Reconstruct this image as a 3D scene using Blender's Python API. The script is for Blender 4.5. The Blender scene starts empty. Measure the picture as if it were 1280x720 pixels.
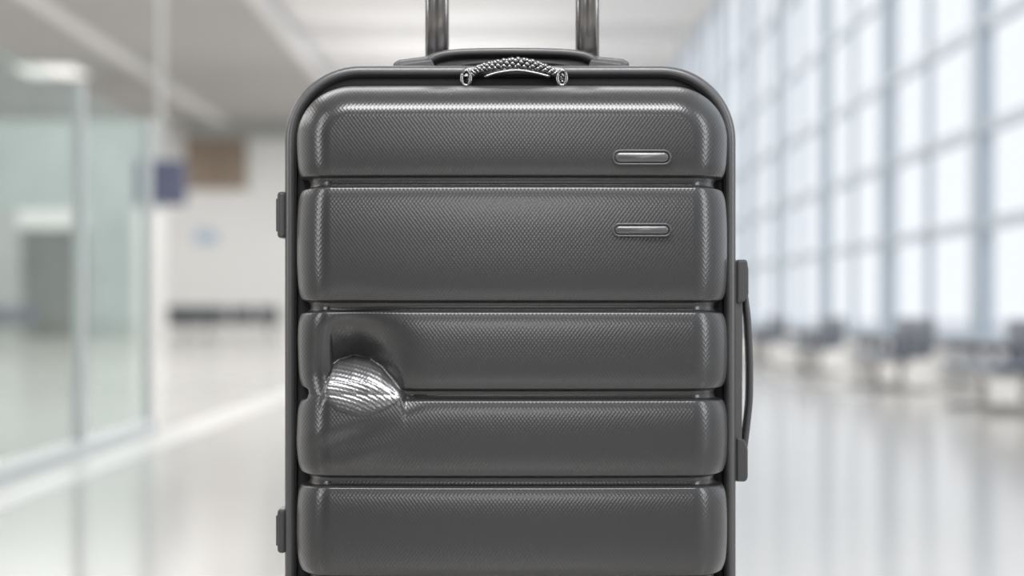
import bpy, bmesh, math
import numpy as np
from mathutils import Vector, Matrix
sc=bpy.context.scene
sc.view_settings.view_transform='Standard'
F=2778.0; CY=-2.5; H=0.5
def W(px,py,y):
    k=(y-CY)/F
    return ((px-640)*k, y, H+(390-py)*k)

# ---------------- materials ----------------
def mat(name,col,rough=0.5,metal=0.0,spec=0.5,var=0.0,vscale=8,bump=0.0,bscale=200,coat=0.0):
    m=bpy.data.materials.new(name); m.use_nodes=True
    nt=m.node_tree; b=nt.nodes['Principled BSDF']
    b.inputs['Base Color'].default_value=(*col,1); b.inputs['Roughness'].default_value=rough
    b.inputs['Metallic'].default_value=metal; b.inputs['Specular IOR Level'].default_value=spec
    b.inputs['Coat Weight'].default_value=coat
    tc=nt.nodes.new('ShaderNodeTexCoord')
    if var>0:
        n=nt.nodes.new('ShaderNodeTexNoise'); n.inputs['Scale'].default_value=vscale
        nt.links.new(tc.outputs['Object'],n.inputs['Vector'])
        r=nt.nodes.new('ShaderNodeValToRGB')
        r.color_ramp.elements[0].color=(*[c*(1-var) for c in col],1)
        r.color_ramp.elements[1].color=(*[min(1,c*(1+var)) for c in col],1)
        nt.links.new(n.outputs['Fac'],r.inputs['Fac']); nt.links.new(r.outputs['Color'],b.inputs['Base Color'])
    if bump>0:
        n=nt.nodes.new('ShaderNodeTexNoise'); n.inputs['Scale'].default_value=bscale
        nt.links.new(tc.outputs['Object'],n.inputs['Vector'])
        bp=nt.nodes.new('ShaderNodeBump'); bp.inputs['Strength'].default_value=bump; bp.inputs['Distance'].default_value=0.001
        nt.links.new(n.outputs['Fac'],bp.inputs['Height']); nt.links.new(bp.outputs['Normal'],b.inputs['Normal'])
    return m
def emis(name,col,s):
    m=bpy.data.materials.new(name); m.use_nodes=True
    b=m.node_tree.nodes['Principled BSDF']; b.inputs['Base Color'].default_value=(*col,1)
    b.inputs['Emission Color'].default_value=(*col,1); b.inputs['Emission Strength'].default_value=s
    return m

def shell_mat():
    BC=(0.050,0.050,0.051)
    m=mat('graphite_polycarbonate',BC,0.30,0.55,0.5)
    nt=m.node_tree; b=nt.nodes['Principled BSDF']
    tc=nt.nodes.new('ShaderNodeTexCoord'); sp=nt.nodes.new('ShaderNodeSeparateXYZ')
    nt.links.new(tc.outputs['Object'],sp.inputs[0])
    def M(op,a,bv=None):
        n=nt.nodes.new('ShaderNodeMath'); n.operation=op
        for i,v in enumerate((a,bv)):
            if v is None: continue
            if isinstance(v,(int,float)): n.inputs[i].default_value=v
            else: nt.links.new(v,n.inputs[i])
        return n.outputs[0]
    k=2*math.pi/0.0044
    a=M('SINE',M('MULTIPLY',M('ADD',sp.outputs['X'],M('MULTIPLY',sp.outputs['Z'],0.75)),k))
    c=M('SINE',M('MULTIPLY',M('SUBTRACT',sp.outputs['X'],M('MULTIPLY',sp.outputs['Z'],0.75)),k))
    h=M('ADD',a,c)
    bp=nt.nodes.new('ShaderNodeBump'); bp.inputs['Strength'].default_value=0.075; bp.inputs['Distance'].default_value=0.0006
    nt.links.new(h,bp.inputs['Height']); nt.links.new(bp.outputs['Normal'],b.inputs['Normal'])
    at=nt.nodes.new('ShaderNodeAttribute'); at.attribute_name='scuff_highlight'
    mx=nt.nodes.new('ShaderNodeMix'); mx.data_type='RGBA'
    mx.inputs['A'].default_value=(*BC,1); mx.inputs['B'].default_value=(0.42,0.42,0.43,1)  # paler mix colour: dent scuffing plus its highlight painted in
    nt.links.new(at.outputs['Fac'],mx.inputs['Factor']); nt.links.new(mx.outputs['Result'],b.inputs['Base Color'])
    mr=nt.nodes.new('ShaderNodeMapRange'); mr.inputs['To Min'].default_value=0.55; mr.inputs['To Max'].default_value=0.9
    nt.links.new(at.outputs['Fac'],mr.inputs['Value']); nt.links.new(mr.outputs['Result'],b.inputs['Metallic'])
    return m
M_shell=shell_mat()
M_frame=mat('frame_grey',(0.07,0.07,0.072),0.38,0.3,bump=0.2,bscale=600)
M_gap=mat('zipper_tape',(0.012,0.012,0.012),0.7,bump=0.5,bscale=900)
M_blk=mat('handle_plastic',(0.045,0.045,0.047),0.4,0.2,bump=0.2,bscale=500)
M_chr=mat('brushed_steel',(0.45,0.44,0.43),0.22,1.0,bump=0.1,bscale=300)
M_pole=mat('pole_alloy',(0.25,0.24,0.235),0.28,1.0,bump=0.1,bscale=300)
M_cab=mat('braided_steel',(0.19,0.19,0.19),0.25,1.0)
M_badge=mat('badge_metal',(0.09,0.09,0.093),0.35,0.6,bump=0.1,bscale=400)
M_rub=mat('rubber',(0.02,0.02,0.02),0.6,bump=0.2,bscale=300)

# ---------------- mesh helpers ----------------
def obj(name,verts,faces,m,parent=None,smooth=False):
    me=bpy.data.meshes.new(name); me.from_pydata([tuple(v) for v in verts],[],faces); me.update()
    o=bpy.data.objects.new(name,me); sc.collection.objects.link(o)
    bm=bmesh.new(); bm.from_mesh(me); bmesh.ops.recalc_face_normals(bm,faces=bm.faces); bm.to_mesh(me); bm.free()
    if m: me.materials.append(m)
    if smooth: me.polygons.foreach_set('use_smooth',[True]*len(me.polygons))
    if parent: o.parent=parent
    return o
def empty(name,loc=(0,0,0)):
    e=bpy.data.objects.new(name,None); sc.collection.objects.link(e); return e
def bevel(o,w,seg=3):
    b=o.modifiers.new('Bevel','BEVEL'); b.width=w; b.segments=seg; b.limit_method='ANGLE'; b.angle_limit=0.6
def boxes(name,lst,m,parent=None,bev=0):
    vs=[];fs=[]
    for (x0,x1,y0,y1,z0,z1) in lst:
        n=len(vs)
        vs+=[(x0,y0,z0),(x1,y0,z0),(x1,y1,z0),(x0,y1,z0),(x0,y0,z1),(x1,y0,z1),(x1,y1,z1),(x0,y1,z1)]
        fs+=[[n+i for i in f] for f in ((0,3,2,1),(4,5,6,7),(0,1,5,4),(1,2,6,5),(2,3,7,6),(3,0,4,7))]
    o=obj(name,vs,fs,m,parent)
    if bev: bevel(o,bev)
    return o
def loft(name,loops,m,parent=None,cap0=True,cap1=True,smooth=True,close=False):
    n=len(loops[0]); vs=[p for l in loops for p in l]; fs=[]
    K=len(loops)
    for k in range(K if close else K-1):
        a=k*n; b=((k+1)%K)*n
        for i in range(n):
            j=(i+1)%n; fs.append([a+i,a+j,b+j,b+i])
    if not close:
        if cap0: fs.append(list(range(n)))
        if cap1: fs.append([ (K-1)*n+i for i in range(n)])
    o=obj(name,vs,fs,m,parent,smooth)
    return o
def rrect(cx,hw,z0,z1,r,n=12):
    pts=[]
    for (sx,zc,a0) in ((1,z1-r,0),(-1,z1-r,90),(-1,z0+r,180),(1,z0+r,270)):
        for i in range(n+1):
            a=math.radians(a0+90*i/n)
            pts.append((cx+sx*(hw-r)+r*math.cos(a), zc+r*math.sin(a)))
    return pts
def ring3(pts,y): return [(p[0],y,p[1]) for p in pts]
def sweep(name,path,prof,m,parent=None,scale=None,smooth=True):
    P=[Vector(p) for p in path]; loops=[]
    for i,p in enumerate(P):
        t=(P[min(i+1,len(P)-1)]-P[max(i-1,0)]).normalized()
        Y=Vector((0,1,0)); u=t.cross(Y)
        if u.length<1e-4: u=Vector((1,0,0))
        u.normalize(); v=u.cross(t).normalized()
        s=scale[i] if scale else 1
        loops.append([tuple(p+u*a*s+v*b*s) for a,b in prof])
    return loft(name,loops,m,parent,smooth=smooth)
def circ(r,n=12): return [(r*math.cos(2*math.pi*i/n),r*math.sin(2*math.pi*i/n)) for i in range(n)]
def sup(a,b,n=20,e=0.5):
    out=[]
    for i in range(n):
        t=2*math.pi*i/n; c,s=math.cos(t),math.sin(t)
        out.append((a*math.copysign(abs(c)**e,c),b*math.copysign(abs(s)**e,s)))
    return out
def cr(pts,n=6):
    P=[Vector(p) for p in pts]; P=[P[0]*2-P[1]]+P+[P[-1]*2-P[-2]]; out=[]
    for i in range(1,len(P)-2):
        for k in range(n):
            t=k/n; a,b,c,d=P[i-1:i+3]
            out.append(0.5*((2*b)+(c-a)*t+(2*a-5*b+4*c-d)*t*t+(3*b-a-3*c+d)*t**3))
    out.append(P[-2]); return out

# ---------------- suitcase ----------------
suit=empty('suitcase')
S=0.0009
ZT,ZB=0.767,0.075; HW=0.2507; R1=0.068; RE=0.046; DE=0.088
ZC=(ZT+ZB)/2; HZ=(ZT-ZB)/2
grooves=[0.6476,0.5063,0.4064,0.3083,0.195]
def sst(a,b,x):
    t=np.clip((x-a)/(b-a),0,1); return t*t*(3-2*t)
def build_shell(name,yfun,dent,nx,nz,ext):
    V=[];Fc=[];N=[];SD=[]
    A=HW-R1;B=HZ-R1
    base=0
    def add_grid(P,Nn,s,ny):
        nonlocal base
        r,c=s.shape
        V.append(P.reshape(-1,3));N.append(Nn.reshape(-1,3));SD.append(s.reshape(-1))
        idx=np.arange(r*c).reshape(r,c)+base
        q=np.stack([idx[:-1,:-1],idx[:-1,1:],idx[1:,1:],idx[1:,:-1]],-1).reshape(-1,4)
        Fc.append(q); base+=r*c
    xs=np.linspace(-A,A,nx+1); zs=np.linspace(-B,B,nz+1)
    X,Z=np.meshgrid(xs,zs); P=np.stack([X,np.zeros_like(X),Z],-1); Nn=np.zeros_like(P);Nn[...,1]=-1
    add_grid(P,Nn,np.full(X.shape,R1),0)
    prof=[]
    for s in np.linspace(R1,RE,18)[:-1]: prof.append((s,0,0,1))
    for a in np.linspace(math.pi/2,0,34):
        s=RE*(1-math.cos(a)); y=DE*(1-math.sin(a))
        nx_,ny_=math.cos(a)/RE,math.sin(a)/DE; l=math.hypot(nx_,ny_); prof.append((s,y,nx_/l,ny_/l))
    for k in (0.5,1): prof.append((0,DE+ext*k,1,0))
    prof=np.array(prof)
    def band(pp,nn):
        pp=np.array(pp);nn=np.array(nn); c=len(pp); r=len(prof)
        t=(R1-prof[:,0])[:,None]
        P=np.zeros((r,c,3));Nn=np.zeros((r,c,3))
        P[...,0]=pp[:,0][None]+nn[:,0][None]*t; P[...,2]=pp[:,1][None]+nn[:,1][None]*t; P[...,1]=prof[:,1][:,None]
        Nn[...,0]=nn[:,0][None]*prof[:,2][:,None];Nn[...,2]=nn[:,1][None]*prof[:,2][:,None];Nn[...,1]=-prof[:,3][:,None]
        add_grid(P,Nn,np.repeat(prof[:,0][:,None],c,1),0)
    band([(x,B) for x in xs],[(0,1)]*len(xs)); band([(x,-B) for x in xs],[(0,-1)]*len(xs))
    band([(A,z) for z in zs],[(1,0)]*len(zs)); band([(-A,z) for z in zs],[(-1,0)]*len(zs))
    for (sx,sz) in ((1,1),(-1,1),(-1,-1),(1,-1)):
        an=np.linspace(0,math.pi/2,25)
        band([(A*sx,B*sz)]*25,[(sx*math.cos(a),sz*math.sin(a)) for a in an])
    V=np.concatenate(V);N=np.concatenate(N);SD=np.concatenate(SD);Fc=np.concatenate(Fc)
    x=V[:,0].copy(); z=V[:,2]+ZC
    V[:,2]=z
    PX=x/S+640; PY=390-(z-H)/S
    V[:,1]+=0.006*(x/0.2)**2
    latx=np.clip((np.abs(x)-(HW-0.04))/0.04,0,1)
    g=np.zeros(len(x))
    for i,zc in enumerate(grooves):
        d=np.abs(z-zc)
        w=0.0042*(1+0.2*latx**2)
        gi=0.0070*(1-sst(w,w+0.0032,d))+0.0026*np.exp(-(d/0.011)**2)+0.0022*latx**3*np.exp(-(d/0.010)**2)
        if dent and i==2: gi=gi*(1-(1-sst(496,518,PX))*sst(360,380,PX)*1.0)
        g=np.maximum(g,gi)
    ed=[ZT]+grooves+[ZB]
    for a,b in zip(ed[:-1],ed[1:]):
        t=np.clip((z-b)/(a-b),0,1); ins=(z<=a)&(z>b)
        p=np.where(ins,0.0044*np.abs(2*t-1)**2.6,0)
        g=g+p
    scuff_highlight=np.zeros(len(x))
    if dent:
        yU=np.interp(PX,[396,400,407,420,440,460,475,490,506],[484,472,460,450,445,449,459,476,495])
        yL=np.interp(PX,[396,400,407,420,445,465,485,506],[484,494,503,514,521,519,511,497])
        def bowl(px,py):
            rx=np.where(px<438,42,44); ry=np.where(py<466,56,26)
            b0=np.exp(-((((px-438)/rx)**2+((py-466)/ry)**2)**1.05))
            tl=0.30*np.exp(-((px-478)/30)**2-((py-yU)/17)**2)
            return b0+tl*(1-b0)
        inside=(PX>396)&(PX<506)&(PY>yU)
        tau=np.clip((PY-yU)/np.maximum(yL-yU,1),0,1)
        gb=bowl(PX,PY); gu=bowl(PX,yU)
        gl=gu*(1-tau)**2.0
        wx=sst(386,406,PX)*(1-sst(500,508,PX))
        D=0.048
        g=g+np.where(inside,gl*wx+gb*(1-wx),gb)*D
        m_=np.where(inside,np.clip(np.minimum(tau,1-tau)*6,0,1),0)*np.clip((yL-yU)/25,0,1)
        q=np.sqrt((PX-405)**2*1.0+(PY-600)**2)
        ribs=np.sin(q*2*math.pi/5.2+0.6*np.sin(PX*0.09))
        bulge=np.sin(np.pi*tau)*np.clip((yL-yU)/70,0,1)
        g=g-np.where(inside,bulge*0.005,0)+m_*0.00024*ribs
        scuff_highlight=np.clip(m_*(0.17+0.05*ribs),0,1)  # lightens the dent's upward slope: scuffs and painted-in highlight together
        g+=0.0016*np.sin((PX*0.5+PY)*0.10)*np.exp(-(((PX-430)/55)**2+((PY-550)/24)**2))
    V-=N*g[:,None]
    V[:,1]=yfun(V[:,1])
    me=bpy.data.meshes.new(name); me.from_pydata(V.tolist(),[],Fc.tolist())
    at=me.attributes.new('scuff_highlight','FLOAT','POINT'); at.data.foreach_set('value',scuff_highlight.astype(np.float32))
    bm=bmesh.new();bm.from_mesh(me);bmesh.ops.remove_doubles(bm,verts=bm.verts,dist=1e-5)
    bmesh.ops.recalc_face_normals(bm,faces=bm.faces);bm.to_mesh(me);bm.free()
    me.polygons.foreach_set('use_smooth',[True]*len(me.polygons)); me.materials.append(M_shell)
    o=bpy.data.objects.new(name,me);sc.collection.objects.link(o);o.parent=suit
    return o
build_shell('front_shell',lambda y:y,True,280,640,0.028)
build_shell('rear_shell',lambda y:0.262-y,False,60,300,0.02)
# frame
fc=-0.002; FW=0.2645; FZ0,FZ1,FR=0.055,0.789,0.088
def fl(ins,y): return ring3(rrect(fc,FW-ins,FZ0+ins,FZ1-ins,FR-ins,16),y)
loft('front_frame',[fl(0.030,0.118),fl(0.013,0.118),fl(0.0125,0.107),fl(0.010,0.1035),fl(0.006,0.102),fl(0.002,0.1045),fl(0,0.109),fl(0,0.126),fl(0.003,0.129),fl(0.03,0.129)],M_frame,suit,True,True)
loft('zipper_tape',[fl(0.006,0.1285),fl(0.005,0.1285),fl(0.005,0.1385),fl(0.006,0.1385)],M_gap,suit)
loft('rear_frame',[fl(0.03,0.138),fl(0.003,0.138),fl(0,0.141),fl(0,0.158),fl(0.003,0.163),fl(0.03,0.165)],M_frame,suit)
loft('front_gasket',[fl(0.0145,0.112),fl(0.0125,0.108),fl(0.0105,0.112)],M_gap,suit,False,False,close=True)
# badges
def stadium(cx,cz,hw,hh,y,n=10): return ring3(rrect(cx,hw,cz-hh,cz+hh,hh*0.98,n),y)
for k,(px,py) in enumerate(((802.5,196.5),(802.5,287.5))):
    x,_,z=W(px,py,0); y0=0.006*(x/0.2)**2+(0.0020 if k==0 else 0.0003)
    hw,hh=0.0335,0.0090-(0.001 if k else 0)
    loft('badge_rim_%d'%(k+1),[stadium(x,z,hw,hh,y0+0.002),stadium(x,z,hw,hh,y0-0.0028),stadium(x,z,hw-0.0008,hh-0.0008,y0-0.0036),stadium(x,z,hw-0.0022,hh-0.0022,y0-0.0036),stadium(x,z,hw-0.003,hh-0.003,y0-0.001)],M_blk,suit)
    loft('badge_bar_%d'%(k+1),[stadium(x,z,hw-0.0036,hh-0.0034,y0),stadium(x,z,hw-0.0036,hh-0.0034,y0-0.003),stadium(x,z,hw-0.0048,hh-0.0044,y0-0.0045)],M_badge,suit)
plate=[(491,93),(493,81),(500,77),(532,73),(545,71),(733,71),(746,73),(777,76),(785,80),(787,93)]
def prism(name,pl,y0,y1,m,bev=0.002):
    yc=(y0+y1)/2
    a=[W(p[0],p[1],yc) for p in pl]
    l0=[(p[0],y0,p[2]) for p in a]; l1=[(p[0],y1,p[2]) for p in a]
    o=loft(name,[l0,l1],m,suit,smooth=False); bevel(o,bev); return o
prism('handle_base',plate,0.165,0.212,M_frame,0.003)
grip=cr([W(p[0],p[1],0.155) for p in ((533,86),(537,77),(551,70),(580,66.5),(640,65.5),(700,66.5),(729,70),(743,77),(747,86))],6)
sweep('carry_grip',grip,sup(0.0050,0.013,20,0.6),M_blk,suit)
inner=cr([W(p[0],p[1],0.150) for p in ((560,88),(580,82),(610,79),(640,78),(675,79),(705,82),(725,88))],6)
sweep('grip_underside',inner,sup(0.003,0.010,16,0.6),M_gap,suit)
prism('grip_mount_left',[(498,92),(500,81),(540,76),(548,92)],0.14,0.17,M_blk)
prism('grip_mount_right',[(732,92),(738,76),(778,81),(780,92)],0.14,0.17,M_blk)
for k,px in enumerate((546.5,734)):
    x=W(px,0,0.235)[0]
    def sect(hw,hd,z):
        out=[]
        for i in range(48):
            t=2*math.pi*i/48;c,s=math.cos(t),math.sin(t)
            u=hw*math.copysign(abs(c)**0.55,c); v=hd*math.copysign(abs(s)**0.8,s)
            dd=0.0028*math.exp(-((u+0.0045)/0.0016)**2)
            v=v-math.copysign(dd,s)
            out.append((x+u,0.232+v,z))
        return out
    loft('trolley_pole_%d'%(k+1),[sect(0.0146,0.0095,z) for z in (0.775,0.9,1.0,1.22)],M_pole,suit)
    boxes('pole_collar_%d'%(k+1),[(x-0.018,x+0.018,0.2145,0.247,0.785,0.8105)],M_blk,suit,0.003)
xa,xb=W(546.5,0,0.235)[0],W(734,0,0.235)[0]
sweep('trolley_grip',cr([(xa-0.012,0.232,1.205),(xa,0.232,1.235),(xa+0.03,0.232,1.248),(xb-0.03,0.232,1.248),(xb,0.232,1.235),(xb+0.012,0.232,1.205)],6),sup(0.014,0.016,20,0.7),M_blk,suit)
# braided zipper cable
ya=0.088
path=cr([W(p[0],p[1],ya) for p in ((586,101),(588,94),(597,87),(612,83),(630,80),(648,79),(666,81),(682,86),(694,91),(701,96),(703,102))],10)
bm=bmesh.new()
def bead(bm,p,r,sx=1,ax=0):
    mt=Matrix.Translation(p)@Matrix.Rotation(ax,4,'Y')@Matrix.Diagonal((sx,1,1,1))
    bmesh.ops.create_icosphere(bm,subdivisions=2,radius=r,matrix=mt)
for i in range(0,len(path),2):
    p=Vector(path[i])
    ph=i*0.62
    mid=1-abs(i/len(path)-0.5)*1.3
    off=0.0046*mid
    for w in (0,2.094,4.19):
        o_=Vector((0,math.cos(ph+w)*off*0.6,math.sin(ph+w)*off))
        bead(bm,p+o_,0.0021+0.0008*mid,1.2,0.6)
me=bpy.data.meshes.new('zipper_cable');bm.to_mesh(me);bm.free();me.materials.append(M_cab)
me.polygons.foreach_set('use_smooth',[True]*len(me.polygons))
o=bpy.data.objects.new('zipper_cable',me);sc.collection.objects.link(o);o.parent=suit
sweep('cable_core',path,circ(0.0024,10),M_gap,suit)
for k,(cx,sg) in enumerate(((583,1),(703,-1))):
    pts=[(cx-5,92),(cx-6,100),(cx-3,106),(cx+2,106),(cx+5,100),(cx+4,92),(cx,88),(cx-5,92)]
    sweep('zipper_pull_%d'%(k+1),cr([W(a,b,0.082) for a,b in pts],5),circ(0.0022,10),M_cab,suit)
    prism('zipper_slider_%d'%(k+1),[(cx-4,88),(cx-4,97),(cx+4,97),(cx+18*sg+4,88),(cx+18*sg,84),(cx,85)] if sg>0 else [(cx+4,88),(cx+4,97),(cx-4,97),(cx-22,88),(cx-18,84),(cx,85)],0.086,0.100,M_cab,0.001)
path2=cr([W(p[0],p[1],0.086) for p in ((606,96),(622,91),(646,88),(668,91),(688,96))],6)
sweep('lock_bar',path2,circ(0.0018,10),M_cab,suit)
for k,(a,b) in enumerate(((240,298),(635,690))):
    x1=W(359,0,0.12)[0]; x0=W(348,0,0.12)[0]; z1=W(0,a,0.12)[2]; z0=W(0,b,0.12)[2]
    boxes('side_foot_%d'%(k+1),[(x0,x1,0.105,0.155,z0,z1)],M_blk,suit,0.004)
    boxes('side_foot_pad_%d'%(k+1),[(x0-0.002,x0+0.002,0.112,0.148,z0+0.008,z1-0.008)],M_rub,suit,0.001)
y=0.13
def wp(a,b): return W(a,b,y)
prism('side_handle_base',[(915,328),(924,325),(926,345),(925,590),(923,600),(915,600)],0.112,0.158,M_frame,0.002)
prism('side_handle_mount_top',[(918,325),(931,325),(933,338),(933,368),(927,378),(918,380)],0.108,0.162,M_blk,0.003)
prism('side_handle_mount_bottom',[(918,545),(928,548),(932,560),(932,596),(929,600),(918,600)],0.108,0.162,M_blk,0.003)
g=cr([wp(*p) for p in ((928,352),(931,375),(934,400),(936,440),(936.5,465),(936,500),(933,530),(930,555),(928,570))],5)
sweep('side_grip',g,sup(0.0040,0.016,20,0.6),M_blk,suit)
for i,(sx,yy) in enumerate(((-1,0.06),(1,0.06),(-1,0.20),(1,0.20))):
    xx=sx*0.19
    boxes('wheel_housing_%d'%(i+1),[(xx-0.03,xx+0.03,yy-0.025,yy+0.025,0.04,0.085)],M_blk,suit,0.008)
    for w in (-0.013,0.013):
        lo=[]
        for xo,r in ((-0.009,0.02),(-0.007,0.025),(0.007,0.025),(0.009,0.02)):
            lo.append([(xx+w+xo,yy+r*math.cos(t),0.025+r*math.sin(t)) for t in [2*math.pi*j/24 for j in range(24)]])
        loft('wheel_%d_%s'%(i+1,'a' if w<0 else 'b'),lo,M_rub,suit)

# ---------------- hall ----------------
Y0,Y1=-7.0,52.0; XL,XR=-13.0,2.9; ZCL=5.25
M_floor=mat('polished_floor',(0.60,0.58,0.55),0.14,0,0.6,var=0.07,vscale=0.6)
M_wall=mat('white_wall',(0.80,0.80,0.79),0.6,var=0.03,vscale=1)
M_fwall=mat('charcoal_wall',(0.14,0.14,0.15),0.7,var=0.1,vscale=1)
M_ceil=mat('white_ceiling',(0.80,0.79,0.79),0.7,var=0.02,vscale=1)
M_soff=mat('grey_soffit',(0.42,0.41,0.40),0.6,var=0.08,vscale=0.3)
M_mull=mat('aluminium_mullion',(0.50,0.56,0.62),0.4,0.1,var=0.05)
M_post=mat('satin_post',(0.66,0.69,0.69),0.35,0.2,var=0.05)
M_lt=emis('lamp_diffuser',(1,0.98,0.95),0.8)
M_dark=mat('dark_fabric',(0.12,0.13,0.15),0.6,var=0.2,vscale=5)
M_seat=mat('seat_vinyl',(0.19,0.21,0.25),0.45,var=0.1,vscale=5)
M_brown=mat('brown_sign_panel',(0.26,0.20,0.15),0.5,var=0.4,vscale=1.5)
M_navy=mat('screen_glass',(0.11,0.12,0.18),0.2,var=0.3,vscale=3)
M_gray=mat('mid_grey_panel',(0.42,0.43,0.42),0.5,var=0.08,vscale=2)
M_teal=mat('frosted_green_panel',(0.40,0.45,0.44),0.3,var=0.2,vscale=1.0)
def glass(name,tint,fac):
    m=bpy.data.materials.new(name); m.use_nodes=True; nt=m.node_tree
    b=nt.nodes['Principled BSDF']; b.inputs['Base Color'].default_value=(*tint,1); b.inputs['Roughness'].default_value=0.05
    tr=nt.nodes.new('ShaderNodeBsdfTransparent'); tr.inputs['Color'].default_value=(0.94,0.97,0.96,1)
    mx=nt.nodes.new('ShaderNodeMixShader'); mx.inputs['Fac'].default_value=fac
    nt.links.new(tr.outputs[0],mx.inputs[1]); nt.links.new(b.outputs[0],mx.inputs[2])
    nt.links.new(mx.outputs[0],nt.nodes['Material Output'].inputs['Surface']); return m
M_glass=glass('tinted_glass',(0.52,0.58,0.58),0.12)
boxes('floor',[(XL,XR,Y0,Y1,-0.1,0)],M_floor)
boxes('ceiling',[(-3.65,XR,Y0,Y1,ZCL,ZCL+0.2)],M_ceil)
boxes('ceiling_soffit',[(XL,-3.65,Y0,Y1,ZCL-0.12,ZCL+0.2)],M_soff)
boxes('wall_left',[(XL-0.2,XL,Y0,Y1,0,ZCL)],M_wall)
boxes('wall_back',[(XL,XR,Y1,Y1+0.2,0,ZCL)],M_wall)
boxes('wall_front',[(XL,XR,Y0-0.2,Y0,0,ZCL)],M_fwall)
boxes('wall_right',[(XR,XR+0.25,Y0,Y1,-0.1,0.30),(XR,XR+0.25,Y0,Y1,ZCL-0.15,ZCL+0.2)],M_wall)
lst=[]; y=Y0+1.0; k=0
pitch=1.75
while y<Y1:
    if k%2==0: lst.append((XR+0.0,XR+0.12,y-0.09,y+0.09,0.30,ZCL-0.15))
    else: lst.append((XR+0.03,XR+0.08,y-0.03,y+0.03,0.30,ZCL-0.15))
    y+=pitch;k+=1
for z in (1.05,1.65,2.3,3.0,3.8): lst.append((XR+0.03,XR+0.10,Y0,Y1,z-0.034,z+0.034))
lst.append((XR-0.03,XR+0.2,Y0,Y1,0.29,0.35))
boxes('window_1',lst,M_mull)
boxes('trim_1',[(-3.6,XR,yy-0.12,yy+0.12,ZCL-0.22,ZCL) for yy in np.arange(6,50,5.7)],M_ceil)
boxes('trim_2',[(-3.75,-3.6,Y0,Y1,ZCL-0.3,ZCL-0.12)],M_ceil)
boxes('trim_3',[(-7.2,-6.9,Y0,Y1,ZCL-0.16,ZCL-0.12)],M_ceil)
M_apr=mat('concrete_apron',(0.62,0.64,0.67),0.8,var=0.05,vscale=0.2)
boxes('ground',[(XR+0.3,120,-60,160,-0.4,-0.2)],M_apr)
M_strip=mat('pale_stone_strip',(0.72,0.71,0.69),0.25,0,0.6,var=0.03)
boxes('trim_4',[(-1.46,-1.27,3.0,Y1-0.01,0,0.006)],M_strip)
bal=empty('glass_balustrade')
boxes('glass_panes',[(-1.52,-1.50,y,y+1.35,0.06,1.28) for y in (2.4,3.85,5.3)],M_glass,bal)
boxes('balustrade_posts',[(-1.53,-1.49,y-0.02,y+0.02,0.0,1.3) for y in (2.35,3.8,5.25,6.7)]+[(-1.55,-1.47,2.3,6.74,0.0,0.05)],M_post,bal)
def wb(name,px0,px1,py0,py1,yy,dep,m,parent=None,bev=0):
    x0,_,z1=W(px0,py0,yy); x1,_,z0=W(px1,py1,yy)
    return boxes(name,[(x0,x1,yy,yy+dep,max(z0,0),z1)],m,parent,bev)
kiosk=empty('shop_front')
wb('fascia',-60,205,150,262,40,0.4,M_teal,kiosk)
wb('pillar_a',-20,22,262,430,40,0.4,M_gray,kiosk)
wb('pillar_b',108,168,262,430,40,0.4,M_teal,kiosk)
wb('shelving',22,108,285,430,42,0.3,mat('shop_interior',(0.27,0.27,0.24),0.6,var=0.5,vscale=1.2),kiosk)
wb('header',22,108,262,285,40,0.4,M_wall,kiosk)
wb('ledge',168,205,262,430,40,0.4,M_wall,kiosk)
scr=empty('flight_information_screen')
wb('display',168,232,200,256,20,0.12,M_navy,scr,0.02)
x,_,z=W(200,205,20); boxes('hanger',[(x-0.03,x+0.03,20.03,20.09,z,ZCL-0.12)],M_gray,scr)
wb('wall_sign',232,308,172,236,Y1-0.12,0.12,M_brown)
wb('trim_5',232,700,150,172,Y1-0.5,0.5,M_gray)
wb('airline_logo_sign',243,272,288,304,Y1-0.05,0.05,mat('blue_lettering',(0.45,0.56,0.68),0.5,var=0.1))
def seats(cx,cy,rot,n,m,sc_=1.0):
    e=empty('airport_seat_row')
    L=[];Bk=[];Lg=[];Ar=[]
    for i in range(n):
        x0=(i-n/2)*0.56
        L.append((x0+0.03,x0+0.53,-0.24,0.24,0.27,0.34)); Bk.append((x0+0.03,x0+0.53,0.20,0.27,0.33,0.62))
    for i in range(n+1):
        x0=(i-n/2)*0.56; Ar.append((x0-0.02,x0+0.02,-0.2,0.22,0.42,0.45)); Ar.append((x0-0.015,x0+0.015,-0.02,0.02,0.25,0.43))
    for s in (-n/2*0.56+0.2,n/2*0.56-0.2): Lg.append((s-0.03,s+0.03,-0.03,0.03,0.02,0.26)); Lg.append((s-0.03,s+0.03,-0.25,0.25,0,0.03))
    Lg.append((-n/2*0.56,n/2*0.56,-0.04,0.04,0.22,0.27))
    boxes('seat_pads',L,m,e,0.03); boxes('backrests',Bk,m,e,0.03); boxes('armrests',Ar,M_dark,e,0.008); boxes('legs_beam',Lg,M_chr,e,0.005)
    e.location=(cx,cy,0); e.rotation_euler=(0,0,rot); e.scale=(sc_,)*3
for yy in (8.6,12.0,15.8,19.5,24,29):
    seats(2.45,yy,-math.pi/2,3,M_seat,0.75)
seats(-7.0,42,0,4,M_dark); seats(-9.2,38,0,2,M_dark)
seats(-6.2,46,0,4,M_dark)
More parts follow.
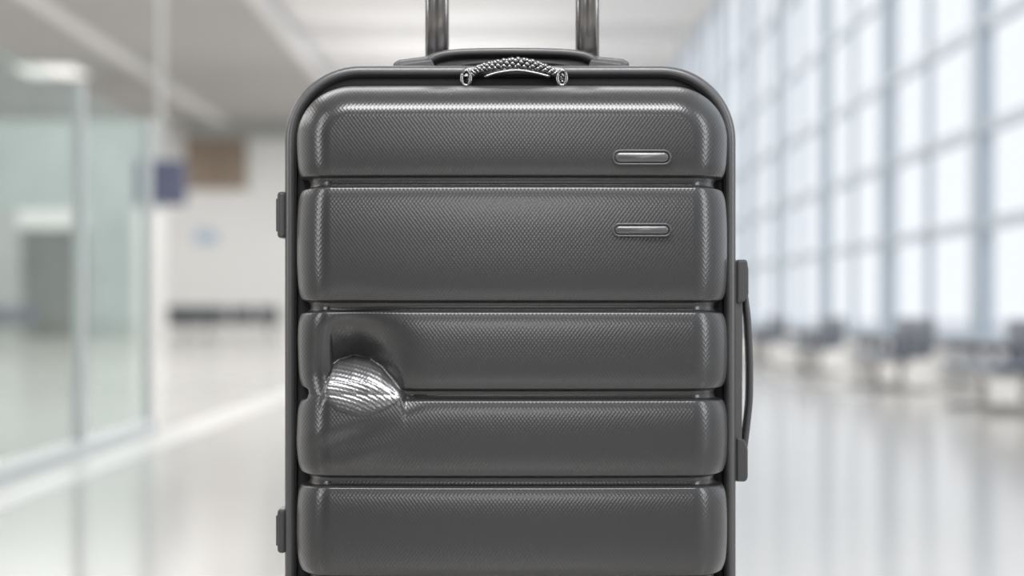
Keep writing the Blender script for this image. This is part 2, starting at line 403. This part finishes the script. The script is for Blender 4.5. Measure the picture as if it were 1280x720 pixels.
for (x,y,a,b) in [(-8.8,40,1.1,1.6),(-8.8,8,1.1,1.6),(-8.8,22,1.1,1.6)]:
    e=empty('ceiling_lamp')
    boxes('housing',[(x-a/2-0.05,x+a/2+0.05,y-b/2-0.05,y+b/2+0.05,ZCL-0.15,ZCL-0.12)],M_wall,e)
    boxes('diffuser',[(x-a/2,x+a/2,y-b/2,y+b/2,ZCL-0.165,ZCL-0.15)],M_lt,e)
# ---------------- lights ----------------
def area(name,loc,tgt,sx,sy,p,col=(1,1,1)):
    l=bpy.data.lights.new(name,'AREA'); l.shape='RECTANGLE'; l.size=sx;l.size_y=sy;l.energy=p;l.color=col
    o=bpy.data.objects.new(name,l);sc.collection.objects.link(o);o.location=loc
    o.rotation_euler=(Vector(tgt)-Vector(loc)).to_track_quat('-Z','Y').to_euler(); return o
for i,yy in enumerate((8,17,26,36,46)):
    area('added_hall_fill',(-1,yy,4.9),(-1,yy,0),5,6,215)  # fill lamp added under the ceiling, no fixture there
    area('added_side_fill',(-8.5,yy,4.9),(-8.5,yy,0),6,6,285,(1,0.985,0.96))  # added warmer fill over the left side, no fixture modelled
    area('added_ceiling_fill',(-1,yy,3.5),(-1,yy,9),3,6,60)  # added lamp facing up, brightens the white ceiling
area('added_key',(0.0,-0.95,2.2),(0,0,0.65),1.6,0.55,80)  # unseen lamp added above the case to brighten the groove lips
area('added_front_fill',(0.0,-4.6,1.68),(0,0,0.65),1.3,0.7,42)  # added behind the camera for a broad highlight on the shell
area('added_rim_left',(-1.9,-0.5,1.2),(0,0,0.5),0.3,1.5,20)  # unseen lamp added for the left edge highlight
area('added_rim_right',(1.9,-0.5,1.2),(0,0,0.5),0.3,1.5,20)  # unseen lamp added to rim the right edge
w=bpy.data.worlds.new('overcast'); sc.world=w; w.use_nodes=True
bg=w.node_tree.nodes['Background']; bg.inputs[0].default_value=(0.91,0.95,1.0,1); bg.inputs[1].default_value=1.04
# ---------------- camera ----------------
c=bpy.data.cameras.new('camera'); co=bpy.data.objects.new('camera',c); sc.collection.objects.link(co)
co.location=(0,CY,H); co.rotation_euler=(math.radians(90),0,0)
c.sensor_width=36; c.lens=36*F/1280; c.shift_y=30/1280
c.dof.use_dof=True; c.dof.focus_distance=2.53; c.dof.aperture_fstop=c.lens/27.0
c.clip_end=500
sc.camera=co
